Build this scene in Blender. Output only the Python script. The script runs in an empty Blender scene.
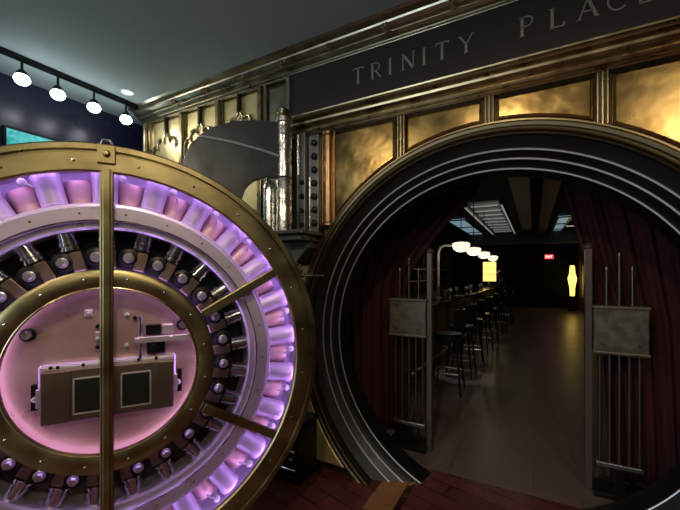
import bpy, bmesh, math, random
from mathutils import Vector, Matrix
random.seed(7)
SC = bpy.context.scene
COL = SC.collection
PI = math.pi
sin, cos, sqrt = math.sin, math.cos, math.sqrt

# ------------------------------------------------------------------ materials
MATS = {}
def mat(name, col, metal=0.0, rough=0.5, emit=None, es=0.0, noise=0.0, nscale=8.0, bump=0.0, bscale=60.0,
        stretch=(1, 1, 1), col2=None, spec=0.5, sheen=0.0):
    m = bpy.data.materials.new(name); m.use_nodes = True
    nt = m.node_tree; b = nt.nodes['Principled BSDF']
    b.inputs['Base Color'].default_value = (*col, 1)
    b.inputs['Metallic'].default_value = metal
    b.inputs['Roughness'].default_value = rough
    b.inputs['Specular IOR Level'].default_value = spec
    if sheen:
        b.inputs['Sheen Weight'].default_value = sheen
        b.inputs['Sheen Tint'].default_value = (*col, 1)
    if emit:
        b.inputs['Emission Color'].default_value = (*emit, 1)
        b.inputs['Emission Strength'].default_value = es
    if noise or bump or col2:
        tc = nt.nodes.new('ShaderNodeTexCoord'); mp = nt.nodes.new('ShaderNodeMapping')
        mp.inputs['Scale'].default_value = stretch
        nt.links.new(tc.outputs['Object'], mp.inputs['Vector'])
        n = nt.nodes.new('ShaderNodeTexNoise'); n.inputs['Scale'].default_value = nscale
        n.inputs['Detail'].default_value = 5
        nt.links.new(mp.outputs[0], n.inputs['Vector'])
        if col2:
            r = nt.nodes.new('ShaderNodeValToRGB')
            r.color_ramp.elements[0].position = 0.35; r.color_ramp.elements[1].position = 0.68
            r.color_ramp.elements[0].color = (*col, 1); r.color_ramp.elements[1].color = (*col2, 1)
            nt.links.new(n.outputs['Fac'], r.inputs[0]); nt.links.new(r.outputs[0], b.inputs['Base Color'])
        if noise:
            mr = nt.nodes.new('ShaderNodeMapRange')
            mr.inputs['From Min'].default_value = 0.3; mr.inputs['From Max'].default_value = 0.7
            mr.inputs['To Min'].default_value = max(0.03, rough - noise); mr.inputs['To Max'].default_value = min(1, rough + noise)
            nt.links.new(n.outputs['Fac'], mr.inputs['Value']); nt.links.new(mr.outputs[0], b.inputs['Roughness'])
        if bump:
            n2 = nt.nodes.new('ShaderNodeTexNoise'); n2.inputs['Scale'].default_value = bscale
            nt.links.new(mp.outputs[0], n2.inputs['Vector'])
            bp = nt.nodes.new('ShaderNodeBump'); bp.inputs['Strength'].default_value = bump
            bp.inputs['Distance'].default_value = 0.02
            nt.links.new(n2.outputs['Fac'], bp.inputs['Height']); nt.links.new(bp.outputs[0], b.inputs['Normal'])
    MATS[name] = m
    return m

M_ceil = mat('ceiling_paint', (0.42, 0.52, 0.53), 0, 0.75, noise=0.06, nscale=1.5, bump=0.03, bscale=4)
M_navy = mat('navy_wall_paint', (0.016, 0.018, 0.045), 0, 0.30, noise=0.08, nscale=2, bump=0.15, bscale=2.5)
M_brass = mat('aged_brass_sheet', (0.29, 0.19, 0.065), 1, 0.25, noise=0.09, nscale=3.5, bump=0.20, bscale=6, col2=(0.58, 0.41, 0.16))
M_pale = mat('lit_brass_panel', (0.80, 0.62, 0.27), 0.75, 0.45, noise=0.08, nscale=7, bump=0.12, bscale=10, col2=(0.88, 0.74, 0.40))  # brass made paler, so the light on these panels is in the colour
M_trim = mat('bronze_moulding', (0.38, 0.30, 0.17), 1, 0.31, noise=0.08, nscale=9, col2=(0.55, 0.45, 0.27))
M_corn = mat('cornice_bronze', (0.42, 0.39, 0.29), 1, 0.34, noise=0.08, nscale=9, col2=(0.56, 0.51, 0.38))
M_dbrz = mat('dark_bronze', (0.07, 0.055, 0.035), 0.8, 0.42, noise=0.06)
M_board = mat('aubergine_board', (0.046, 0.030, 0.031), 0.0, 0.5, noise=0.08, nscale=4, spec=.3)
M_letter = mat('letter_metal', (0.50, 0.45, 0.38), .9, 0.45)
M_steel = mat('polished_steel', (0.72, 0.72, 0.73), 1, 0.16, noise=0.06, nscale=12)
M_brush = mat('brushed_steel', (0.62, 0.60, 0.62), 1, 0.34, noise=0.08, nscale=10, bump=0.03, bscale=40)
M_hinge = mat('hinge_steel', (0.80, 0.81, 0.78), 1, 0.27, noise=0.10, nscale=16, bump=0.35, bscale=14)
M_gun = mat('gunmetal', (0.20, 0.205, 0.20), 0.85, 0.38, noise=0.10, nscale=5, bump=0.1, bscale=8)
M_arm = mat('grey_crane_arm_paint', (0.20, 0.21, 0.225), 0.7, 0.30, noise=0.10, nscale=4, bump=0.1, bscale=6)
M_black = mat('blackened_steel', (0.018, 0.018, 0.02), 0.6, 0.35, noise=0.1, nscale=6)
M_ring = mat('portal_steel', (0.040, 0.040, 0.046), 0.85, 0.36, noise=0.08, nscale=4, bump=0.05, bscale=10)
M_dbrass = mat('door_brass', (0.27, 0.228, 0.108), 1, 0.34, noise=0.07, nscale=6, col2=(0.40, 0.34, 0.17), bump=0.03, bscale=30)
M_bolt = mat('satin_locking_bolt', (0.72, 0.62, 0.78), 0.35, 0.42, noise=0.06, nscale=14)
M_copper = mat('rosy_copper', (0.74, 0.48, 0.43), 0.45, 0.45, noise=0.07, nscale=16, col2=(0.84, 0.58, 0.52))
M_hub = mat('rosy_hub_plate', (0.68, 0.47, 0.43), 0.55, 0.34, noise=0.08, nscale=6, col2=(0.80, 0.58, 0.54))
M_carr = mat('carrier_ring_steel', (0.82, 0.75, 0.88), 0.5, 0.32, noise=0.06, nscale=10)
M_clamp = mat('bronze_clamp', (0.25, 0.19, 0.13), 0.9, 0.42, noise=0.08, nscale=18)
M_lock = mat('taupe_time_lock', (0.27, 0.22, 0.18), 0.7, 0.42, noise=0.05, nscale=20)
M_lglass = mat('dark_green_glass', (0.03, 0.045, 0.04), 0, 0.08)
M_floor = mat('oxblood_floor', (0.10, 0.022, 0.022), 0, 0.20, noise=0.08, nscale=6, col2=(0.15, 0.04, 0.032))
M_curt = mat('crimson_velvet', (0.036, 0.0014, 0.004), 0, 0.85, sheen=0.25)
M_wood = mat('dark_walnut', (0.07, 0.03, 0.018), 0, 0.35, noise=0.1, nscale=4, stretch=(1, 1, 0.2), col2=(0.12, 0.05, 0.03))
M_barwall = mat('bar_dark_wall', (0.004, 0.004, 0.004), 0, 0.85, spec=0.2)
M_plaque = mat('verdigris_bronze', (0.085, 0.08, 0.06), 0.5, 0.45, noise=0.1, nscale=14, col2=(0.14, 0.13, 0.10), bump=0.1, bscale=20)
M_gate = mat('gate_iron', (0.11, 0.095, 0.08), 0.8, 0.32)
M_white = mat('white_enamel', (0.75, 0.74, 0.76), 0.1, 0.25)
M_leather = mat('black_leather', (0.015, 0.015, 0.016), 0, 0.3)
M_top = mat('polished_bar_top', (0.03, 0.024, 0.022), 0, 0.12)
M_skin = mat('skin', (0.42, 0.26, 0.19), 0, 0.5)
M_cloth = mat('charcoal_cloth', (0.06, 0.06, 0.065), 0, 0.8)
M_hair = mat('dark_hair', (0.02, 0.014, 0.01), 0, 0.5)
M_teal = mat('teal_picture', (0.02, 0.20, 0.20), 0, 0.35, emit=(0.10, 0.62, 0.60), es=0.0, col2=(0.05, 0.30, 0.30), nscale=6)
M_bulb = mat('glowing_bulb', (1, 1, 1), emit=(0.93, 0.97, 1.0), es=16)
M_shade = mat('milk_glass_shade', (0.9, 0.85, 0.75), emit=(1.0, 0.84, 0.60), es=1.35)
M_amber = mat('amber_light', (1, 0.7, 0.2), emit=(1.0, 0.66, 0.13), es=2.2)
M_exit = mat('exit_sign_red', (0.8, 0.05, 0.05), emit=(1.0, 0.06, 0.08), es=1.6)
M_exitl = mat('exit_sign_letters', (1, 0.8, 0.8), emit=(1.0, 0.65, 0.62), es=2.5)
M_led = mat('violet_led', (0.7, 0.5, 1), emit=(0.58, 0.34, 1.0), es=16)
M_ledp = mat('rose_led', (1, 0.6, 0.9), emit=(1.0, 0.84, 0.86), es=1.0)
M_sky = mat('lit_blue_glass', (0.3, 0.45, 0.5), emit=(0.38, 0.62, 0.72), es=0.35, nscale=5)
M_lite = mat('ceiling_light_lens', (1, 1, 1), emit=(1.0, 0.93, 0.8), es=9)

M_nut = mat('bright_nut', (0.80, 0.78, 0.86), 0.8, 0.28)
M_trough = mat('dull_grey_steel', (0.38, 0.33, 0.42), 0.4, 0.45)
M_back = mat('warm_plaster', (0.42, 0.38, 0.33), 0, 0.7)
# teal screen: a backlit picture with a mottled pattern
nt = M_teal.node_tree; b = nt.nodes['Principled BSDF']
tc = nt.nodes.new('ShaderNodeTexCoord'); nz = nt.nodes.new('ShaderNodeTexNoise'); nz.inputs['Scale'].default_value = 9
nz.inputs['Detail'].default_value = 6; nz.inputs['Distortion'].default_value = 1.2
rp = nt.nodes.new('ShaderNodeValToRGB')
rp.color_ramp.elements[0].position = .35; rp.color_ramp.elements[1].position = .7
rp.color_ramp.elements[0].color = (0.02, 0.26, 0.26, 1); rp.color_ramp.elements[1].color = (0.16, 0.75, 0.70, 1)
nt.links.new(tc.outputs['Object'], nz.inputs['Vector']); nt.links.new(nz.outputs['Fac'], rp.inputs[0])
nt.links.new(rp.outputs[0], b.inputs['Emission Color']); b.inputs['Emission Strength'].default_value = 0.95

# bar floor: glossy grey-brown tiles
def tile_mat(name, c1, c2, grout, rough, sx, sy, rot=0.0, rowoff=0.5):
    m = bpy.data.materials.new(name); m.use_nodes = True; nt = m.node_tree; b = nt.nodes['Principled BSDF']
    tc = nt.nodes.new('ShaderNodeTexCoord'); mp = nt.nodes.new('ShaderNodeMapping'); br = nt.nodes.new('ShaderNodeTexBrick')
    mp.inputs['Rotation'].default_value = (0, 0, rot)
    br.offset = rowoff; br.inputs['Scale'].default_value = 1.0
    br.inputs['Brick Width'].default_value = sx; br.inputs['Row Height'].default_value = sy
    br.inputs['Mortar Size'].default_value = 0.006; br.inputs['Color1'].default_value = (*c1, 1)
    br.inputs['Color2'].default_value = (*c2, 1); br.inputs['Mortar'].default_value = (*grout, 1)
    n = nt.nodes.new('ShaderNodeTexNoise'); n.inputs['Scale'].default_value = 3; n.inputs['Detail'].default_value = 6
    mr = nt.nodes.new('ShaderNodeMapRange'); mr.inputs['To Min'].default_value = rough - .06; mr.inputs['To Max'].default_value = rough + .14
    nt.links.new(tc.outputs['Object'], mp.inputs[0]); nt.links.new(mp.outputs[0], br.inputs['Vector'])
    nt.links.new(tc.outputs['Object'], n.inputs['Vector'])
    nt.links.new(n.outputs['Fac'], mr.inputs['Value']); nt.links.new(mr.outputs[0], b.inputs['Roughness'])
    nt.links.new(br.outputs['Color'], b.inputs['Base Color'])
    return m
M_barfloor = tile_mat('bar_floor_tiles', (0.125, 0.085, 0.080), (0.150, 0.104, 0.097), (0.095, 0.07, 0.064), 0.30, 0.6, 0.6)
M_lobby = tile_mat('oxblood_planks', (0.085, 0.020, 0.024), (0.125, 0.032, 0.032), (0.03, 0.01, 0.01), 0.24, 1.2, 0.14, rot=0.25)

# clear cover glass
M_glass = bpy.data.materials.new('clear_cover_glass'); M_glass.use_nodes = True
nt = M_glass.node_tree; nt.nodes.clear()
o_ = nt.nodes.new('ShaderNodeOutputMaterial'); mx = nt.nodes.new('ShaderNodeMixShader'); tr = nt.nodes.new('ShaderNodeBsdfTransparent')
gl = nt.nodes.new('ShaderNodeBsdfGlossy'); gl.inputs['Roughness'].default_value = 0.03; lw = nt.nodes.new('ShaderNodeFresnel')
lw.inputs['IOR'].default_value = 1.3
nt.links.new(lw.outputs[0], mx.inputs[0]); nt.links.new(tr.outputs[0], mx.inputs[1]); nt.links.new(gl.outputs[0], mx.inputs[2])
nt.links.new(mx.outputs[0], o_.inputs[0])

# ------------------------------------------------------------------ mesh helpers
def link(name, bm, m, parent=None, loc=(0, 0, 0), smooth=False, bevel=0.0, segs=2):
    me = bpy.data.meshes.new(name)
    bmesh.ops.recalc_face_normals(bm, faces=bm.faces)
    bm.to_mesh(me); bm.free()
    me.materials.append(m)
    o = bpy.data.objects.new(name, me); COL.objects.link(o)
    if parent: o.parent = parent
    o.location = loc
    if smooth:
        for p in me.polygons: p.use_smooth = True
        for e in me.edges: pass
        md = o.modifiers.new('edges', 'EDGE_SPLIT'); md.split_angle = math.radians(38)
    if bevel:
        md = o.modifiers.new('bevel', 'BEVEL'); md.width = bevel; md.segments = segs; md.limit_method = 'ANGLE'
    return o
def tag(o, label=None, cat=None, group=None, kind=None):
    if label: o['label'] = label
    if cat: o['category'] = cat
    if group: o['group'] = group
    if kind: o['kind'] = kind
    return o
def empty(name, loc=(0, 0, 0), rz=0, **k):
    o = bpy.data.objects.new(name, None); COL.objects.link(o); o.location = loc; o.rotation_euler = (0, 0, rz)
    o.empty_display_size = 0.1
    return tag(o, **k)
def copy_tree(o, parent=None):
    c = o.copy(); COL.objects.link(c); c.parent = parent
    for ch in [x for x in bpy.data.objects if x.parent == o and x is not c]: copy_tree(ch, c)
    return c
def BM(): return bmesh.new()
def box(bm, x0, x1, y0, y1, z0, z1, mtx=None):
    vs = [bm.verts.new((x, y, z)) for z in (z0, z1) for y in (y0, y1) for x in (x0, x1)]
    for f in ((0, 1, 3, 2), (4, 6, 7, 5), (0, 4, 5, 1), (2, 3, 7, 6), (0, 2, 6, 4), (1, 5, 7, 3)):
        bm.faces.new([vs[i] for i in f])
    if mtx:
        for v in vs: v.co = mtx @ v.co
    return vs
def cyl(bm, p0, p1, r0, r1=None, n=20, caps=True, phase=0.0):
    r1 = r0 if r1 is None else r1
    p0 = Vector(p0); p1 = Vector(p1); d = (p1 - p0).normalized()
    a = d.orthogonal().normalized(); b = d.cross(a)
    A = []; B = []
    for i in range(n):
        t = 2 * PI * i / n + phase; q = a * cos(t) + b * sin(t)
        A.append(bm.verts.new(p0 + q * r0)); B.append(bm.verts.new(p1 + q * r1))
    for i in range(n):
        j = (i + 1) % n; bm.faces.new((A[i], A[j], B[j], B[i]))
    if caps: bm.faces.new(A[::-1]); bm.faces.new(B)
def turned(bm, p0, axis, prof, n=24):
    """solid of revolution: prof = [(distance along axis, radius)]"""
    p0 = Vector(p0); d = Vector(axis).normalized(); a = d.orthogonal().normalized(); b = d.cross(a)
    rows = []
    for (h, r) in prof:
        rows.append([bm.verts.new(p0 + d * h + (a * cos(2 * PI * i / n) + b * sin(2 * PI * i / n)) * max(r, 1e-4)) for i in range(n)])
    for A, B in zip(rows, rows[1:]):
        for i in range(n):
            j = (i + 1) % n; bm.faces.new((A[i], A[j], B[j], B[i]))
    bm.faces.new(rows[0][::-1]); bm.faces.new(rows[-1])
def lathe(bm, prof, cx=0, cz=0, n=128, closed=True):
    """ring about the Y axis; prof = [(radius, y)]"""
    rows = []
    for k in range(n):
        t = 2 * PI * k / n
        rows.append([bm.verts.new((cx + r * sin(t), y, cz + r * cos(t))) for r, y in prof])
    m = len(prof)
    for k in range(n):
        A = rows[k]; B = rows[(k + 1) % n]
        for i in range(m if closed else m - 1):
            j = (i + 1) % m; bm.faces.new((A[i], A[j], B[j], B[i]))
def torus(bm, R, r, y, cx=0, cz=0, n=128, k=8):
    lathe(bm, [(R + r * cos(2 * PI * i / k), y + r * sin(2 * PI * i / k)) for i in range(k)], cx, cz, n)
def tube(bm, pts, r, n=8, closed=False):
    pts = [Vector(p) for p in pts]; rows = []; N = len(pts); pa = None
    for i, p in enumerate(pts):
        d = (pts[(i + 1) % N] - pts[i - 1]) if closed else (pts[min(i + 1, N - 1)] - pts[max(i - 1, 0)])
        d.normalize()
        if pa is None: pa = d.orthogonal().normalized()
        a = (pa - d * pa.dot(d)).normalized(); pa = a; b = d.cross(a)
        rr = r[i] if isinstance(r, (list, tuple)) else r
        rows.append([bm.verts.new(p + (a * cos(2 * PI * j / n) + b * sin(2 * PI * j / n)) * rr) for j in range(n)])
    for i in range(N if closed else N - 1):
        A = rows[i]; B = rows[(i + 1) % N]
        for j in range(n):
            k = (j + 1) % n; bm.faces.new((A[j], A[k], B[k], B[j]))
    if not closed: bm.faces.new(rows[0][::-1]); bm.faces.new(rows[-1])
def slab_xz(bm, poly, y0, y1, inset=0.0, lift=0.0):
    """polygon in XZ extruded in Y (front face at y0, optional bevelled border towards -Y)"""
    A = [bm.verts.new((x, y0, z)) for x, z in poly]; B = [bm.verts.new((x, y1, z)) for x, z in poly]
    n = len(poly); f = bm.faces.new(A); bm.faces.new(B[::-1])
    for i in range(n):
        j = (i + 1) % n; bm.faces.new((A[i], A[j], B[j], B[i]))
    if inset:
        bm.normal_update()
        bmesh.ops.inset_region(bm, faces=[f], thickness=inset, use_even_offset=True)
        for v in f.verts: v.co.y -= lift
def sweep_x(bm, prof, x0, x1):
    """moulding profile [(y, z)] run along X"""
    A = [bm.verts.new((x0, y, z)) for y, z in prof]; B = [bm.verts.new((x1, y, z)) for y, z in prof]
    n = len(prof)
    for i in range(n):
        j = (i + 1) % n; bm.faces.new((A[i], A[j], B[j], B[i]))
    bm.faces.new(A); bm.faces.new(B[::-1])
def plate_with_hole(bm, x0, x1, z0, z1, cx, cz, R, y0, y1, n=128):
    angs = [2 * PI * k / n for k in range(n)]
    angs += [math.atan2(x - cx, z - cz) % (2 * PI) for x in (x0, x1) for z in (z0, z1)]
    angs = sorted(set(round(a, 6) for a in angs))
    def outer(t):
        dx, dz = sin(t), cos(t); c = []
        if dx > 1e-9: c.append((x1 - cx) / dx)
        if dx < -1e-9: c.append((x0 - cx) / dx)
        if dz > 1e-9: c.append((z1 - cz) / dz)
        if dz < -1e-9: c.append((z0 - cz) / dz)
        s = min(c); return cx + dx * s, cz + dz * s
    rows = []
    for t in angs:
        ix, iz = cx + R * sin(t), cz + R * cos(t); ox, oz = outer(t)
        rows.append([bm.verts.new((ix, y0, iz)), bm.verts.new((ox, y0, oz)), bm.verts.new((ox, y1, oz)), bm.verts.new((ix, y1, iz))])
    for k in range(len(rows)):
        A = rows[k]; B = rows[(k + 1) % len(rows)]
        for i in range(4):
            j = (i + 1) % 4; bm.faces.new((A[i], A[j], B[j], B[i]))

# ------------------------------------------------------------------ camera
TH = 0.499
cd = bpy.data.cameras.new('camera'); cam = bpy.data.objects.new('camera', cd); COL.objects.link(cam)
cam.location = (0, 0, 1.6); cam.rotation_euler = (PI / 2, 0, TH)
cd.sensor_width = 36; cd.lens = 36 * 355 / 680; cd.shift_y = 18 / 680; cd.clip_start = 0.05
SC.camera = cam

# ------------------------------------------------------------------ the setting
CX, CZ = -0.25, 1.10      # centre of the round portal
FY = 2.5                  # facade plane
bm = BM(); box(bm, -4.4, 3.6, -4.0, 2.9, -0.06, 0.0)
tag(link('floor', bm, M_lobby), kind='structure')
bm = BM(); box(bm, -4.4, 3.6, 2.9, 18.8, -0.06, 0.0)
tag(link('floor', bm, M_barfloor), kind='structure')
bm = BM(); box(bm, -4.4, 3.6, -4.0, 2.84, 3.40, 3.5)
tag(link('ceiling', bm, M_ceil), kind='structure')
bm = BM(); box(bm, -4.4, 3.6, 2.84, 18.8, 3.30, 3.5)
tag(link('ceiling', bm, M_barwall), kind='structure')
bm = BM(); box(bm, -4.32, -4.2, -4.0, 3.1, 0, 3.4)
wl = tag(link('wall_left', bm, M_navy), kind='structure')
bm = BM(); box(bm, 3.4, 3.5, -4.0, 3.1, 0, 3.4)
tag(link('wall_right', bm, M_navy), kind='structure')
bm = BM(); box(bm, -4.2, 3.4, -4.1, -4.0, 0, 3.4)
tag(link('wall_back', bm, M_back), kind='structure')
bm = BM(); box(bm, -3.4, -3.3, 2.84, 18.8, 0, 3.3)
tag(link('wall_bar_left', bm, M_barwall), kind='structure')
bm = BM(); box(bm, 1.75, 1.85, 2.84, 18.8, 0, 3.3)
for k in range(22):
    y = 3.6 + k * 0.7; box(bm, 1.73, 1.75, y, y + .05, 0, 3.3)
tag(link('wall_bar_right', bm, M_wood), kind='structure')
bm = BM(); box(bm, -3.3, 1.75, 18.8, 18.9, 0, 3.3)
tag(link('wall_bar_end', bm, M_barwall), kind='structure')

bm = BM(); plate_with_hole(bm, -3.86, 3.4, -0.06, 3.4, CX, CZ, 1.41, FY, 2.84)
facade = tag(link('wall_front', bm, M_dbrz), kind='structure')
bm = BM(); box(bm, -4.2, -3.86, 2.75, 3.1, 0, 3.4)
tag(link('wall_front', bm, M_navy), kind='structure')

# brass spandrel panels above the arch
RT = 1.462
def arch_z(x): return CZ + sqrt(max(RT * RT - (x - CX) ** 2, 0))
def arch_panel(x0, x1, ztop, m=M_brass):
    n = 14; poly = [(x0, ztop), (x1, ztop)]
    for i in range(n + 1):
        x = x1 + (x0 - x1) * i / n; poly.append((x, arch_z(x) + 0.012))
    b = BM(); slab_xz(b, poly, FY - 0.03, FY, inset=0.018, lift=0.014)
    return link('brass_panel', b, m, facade)
for x0, x1 in ((-1.393, -0.885), (-0.800, -0.292), (-0.208, 0.300), (0.385, 0.893)):
    arch_panel(x0, x1, 2.715)
    # raised border around each panel
for x in (-0.8425, -0.25, 0.3425, 0.935):
    b = BM(); z0 = arch_z(x) + 0.0
    box(b, x - .032, x + .032, FY - .035, FY, z0, 2.74)
    mu = link('mullion', b, M_dbrz, facade, bevel=0.003)
    for s in (-.023, .0, .023):
        b = BM(); cyl(b, (x + s, FY - .036, z0), (x + s, FY - .036, 2.735), .006 if s else .009, n=10); link('bead', b, M_trim, mu, smooth=True)
for x, rot in ((-1.452, 0), (0.965 + 0.0, 0)):
    if x > 0: x = 1.05
    b = BM(); zb = 1.10 + sqrt(max(RT * RT - (abs(x - CX) + .0) ** 2, 0)) if abs(x - CX) < RT else 1.1
    zb = max(zb, 1.98 if x < 0 else 1.9)
    turned(b, (x, FY - .03, zb), (0, 0, 1), [(0, .05), (.02, .05), (.03, .042), (2.70 - zb, .042), (2.71 - zb, .05), (2.73 - zb, .05)], n=20)
    box(b, x - .062, x + .062, FY - .03, FY, zb, 2.74)
    link('pilaster', b, mat('copper_bronze_pilaster', (0.46, 0.29, 0.14), 1, 0.34) if 'copper_bronze_pilaster' not in MATS else MATS['copper_bronze_pilaster'], facade, smooth=True)
# panels beside and below the arch (left of it), clipped by the ring
def side_panel(x0, zb, zt, xmax=9, m=M_brass):
    poly = [(x0, zt)]; n = 14
    for i in range(n + 1):
        z = zt + (zb - zt) * i / n
        q = RT * RT - (z - CZ) ** 2
        xr = CX - sqrt(q) - .012 if q > 0 else CX
        poly.append((min(xr, xmax), z))
    poly.append((x0, zb))
    b = BM(); slab_xz(b, poly, FY - .025, FY, inset=.016, lift=.012)
    return link('brass_panel', b, m, facade)
side_panel(-2.14, 1.28, 1.90)
side_panel(-2.14, 0.62, 1.22)
side_panel(-2.14, 0.06, 0.56, m=M_pale)
for z in (1.25, 0.59):
    b = BM(); box(b, -2.2, -1.72, FY - .04, FY, z - .02, z + .02); link('rail', b, M_trim, facade, bevel=.003)
# arch trim ring
bm = BM(); lathe(bm, [(1.385, 2.50), (1.385, 2.455), (1.395, 2.442), (1.405, 2.445), (1.408, 2.46), (1.418, 2.462), (1.422, 2.445), (1.438, 2.440), (1.442, 2.462), (1.452, 2.464), (1.455, 2.455), (1.465, 2.455), (1.467, 2.50)], CX, CZ, 160)
link('arch_trim', bm, mat('dark_arch_bronze', (.22, .175, .10), 1, .34), facade, smooth=True)

# gothic panels of the left part
major = [-3.74, -3.21, -2.68, -2.15]
minor = [-3.475, -2.945, -2.415]
ZT = 3.27
for i, x in enumerate(major):
    b = BM(); box(b, x - .022, x + .022, FY - .07, FY, 0.06, ZT)
    box(b, x - .036, x - .022, FY - .035, FY, 0.06, ZT); box(b, x + .022, x + .036, FY - .035, FY, 0.06, ZT)
    link('mullion', b, M_trim, facade, bevel=.005)
b = BM(); box(b, -3.86, -3.80, FY - .05, FY, 0.06, ZT); turned(b, (-3.835, FY - .045, .06), (0, 0, 1), [(0, .022), (ZT - .06, .022)])
link('corner_bead', b, M_trim, facade, bevel=.004)
for i, x in enumerate(minor):
    b = BM(); box(b, x - .014, x + .014, FY - .06, FY, 3.095, ZT)
    link('mullion', b, M_dbrz, facade, bevel=.004)
    for lo, hi in ((2.16, ZT - .01), (1.36, 2.05), (0.12, 1.24)):
        b = BM(); slab_xz(b, [(x - .225, hi), (x + .225, hi), (x + .225, lo), (x - .225, lo)], FY - .012, FY, inset=.02, lift=.010)
        link('brass_panel', b, M_pale, facade)
    # cusped ogee arch head
    half = [(-.235, 2.80), (-.235, 2.90), (-.222, 2.955), (-.19, 2.985), (-.155, 2.975), (-.145, 2.955), (-.15, 3.0), (-.125, 3.045),
            (-.085, 3.06), (-.055, 3.04), (-.05, 3.02), (-.045, 3.06), (-.02, 3.09), (0, 3.115)]
    path = half + [(-a, c) for a, c in reversed(half[:-1])]
    b = BM(); tube(b, [(x + a, FY - .035, c) for a, c in path], .014, n=8)
    tube(b, [(x + a * .93, FY - .022, c - .022) for a, c in path], .009, n=6)
    link('tracery', b, M_trim, facade, smooth=True)
b = BM(); slab_xz(b, [(-2.08, 3.25), (-1.87, 3.25), (-1.87, 2.2), (-2.08, 2.2)], FY - .02, FY, inset=.03, lift=.015)
for x in (-2.10, -1.85): box(b, x - .012, x + .012, FY - .05, FY, 1.96, 3.27)
link('brass_panel', b, M_corn, facade)
for z in (2.105, 1.30):
    b = BM(); box(b, -3.86, -2.13, FY - .045, FY, z - .018, z + .018); box(b, -3.86, -2.13, FY - .03, FY, z - .04, z + .04)
    link('rail', b, M_trim, facade, bevel=.004)

# cornice under the ceiling
bm = BM()
sweep_x(bm, [(2.50, 3.27), (2.455, 3.27), (2.455, 3.285), (2.44, 3.295), (2.44, 3.305), (2.42, 3.31), (2.40, 3.325), (2.40, 3.33),
             (2.385, 3.332), (2.37, 3.34), (2.345, 3.36), (2.34, 3.372), (2.325, 3.375), (2.30, 3.385), (2.28, 3.40), (2.50, 3.40)], -3.88, 3.4)
cor = tag(link('trim_1', bm, M_corn), kind='structure')
for x in (-3.217, -2.757, -2.30, -1.84, -1.38, -0.92, -0.46, 0.0):
    b = BM()
    turned(b, (x, 2.372, 3.352), (0, -0.6, -0.8), [(0, .028), (.012, .03), (.02, .02), (.03, .012)], n=12)
    for k in range(6):
        t = k * PI / 3
        c = Vector((x + .026 * cos(t), 2.362, 3.345 + .0)) + Vector((0, -.018 * sin(t), .012 * sin(t)))
        turned(b, c, (0, -0.6, -0.8), [(0, .010), (.01, .011), (.018, .005)], n=8)
    link('rosette', b, M_trim, cor, smooth=True)
# architrave mouldings below the name board
bm = BM()
sweep_x(bm, [(2.50, 2.735), (2.455, 2.735), (2.450, 2.742), (2.455, 2.750), (2.480, 2.752), (2.480, 2.764), (2.435, 2.766), (2.428, 2.778), (2.432, 2.788),
             (2.470, 2.791), (2.470, 2.806), (2.425, 2.809), (2.408, 2.822), (2.404, 2.836), (2.412, 2.843), (2.455, 2.846), (2.455, 2.860),
             (2.402, 2.863), (2.392, 2.872), (2.396, 2.881), (2.435, 2.884), (2.435, 2.893), (2.405, 2.895), (2.402, 2.905), (2.50, 2.905)], -1.84, 3.4)
tag(link('trim_2', bm, M_trim), kind='structure')

# ------------------------------------------------------------------ name board: TRINITY PLACE
board = empty('name_board', (-0.25, 2.46, 2.91), label='dark aubergine name board reading TRINITY PLACE above the round arch', cat='sign')
b = BM(); slab_xz(b, [(-1.56, 0), (3.6, 0), (3.6, .36), (-1.56, .36)], -0.012, 0.038)
link('board', b, M_board, board)
b = BM()
box(b, -1.585, -1.56, -.03, .03, -.005, .37); box(b, -1.585, 3.6, -.03, .03, .36, .375)
link('frame', b, M_corn, board, bevel=.003)
H = 0.115
def stroke(b, p, q, w):
    p = Vector((p[0], 0, p[1])); q = Vector((q[0], 0, q[1])); d = (q - p).normalized(); n = Vector((d.z, 0, -d.x)) * w / 2
    vs = []
    for y in (-.018, -.011):
        for c in (p + n, q + n, q - n, p - n): vs.append(b.verts.new((c.x, y, c.z)))
    for f in ((0, 1, 2, 3), (7, 6, 5, 4), (0, 4, 5, 1), (1, 5, 6, 2), (2, 6, 7, 3), (3, 7, 4, 0)): b.faces.new([vs[i] for i in f])
def serif(b, x, z, w=.026): stroke(b, (x - w / 2, z), (x + w / 2, z), .005)
def arcpts(cx, cz, rx, rz, a0, a1, n=10):
    return [(cx + rx * cos(math.radians(a0 + (a1 - a0) * i / n)), cz + rz * sin(math.radians(a0 + (a1 - a0) * i / n))) for i in range(n + 1)]
def poly(b, pts, w):
    for p, q in zip(pts, pts[1:]): stroke(b, p, q, w)
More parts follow.
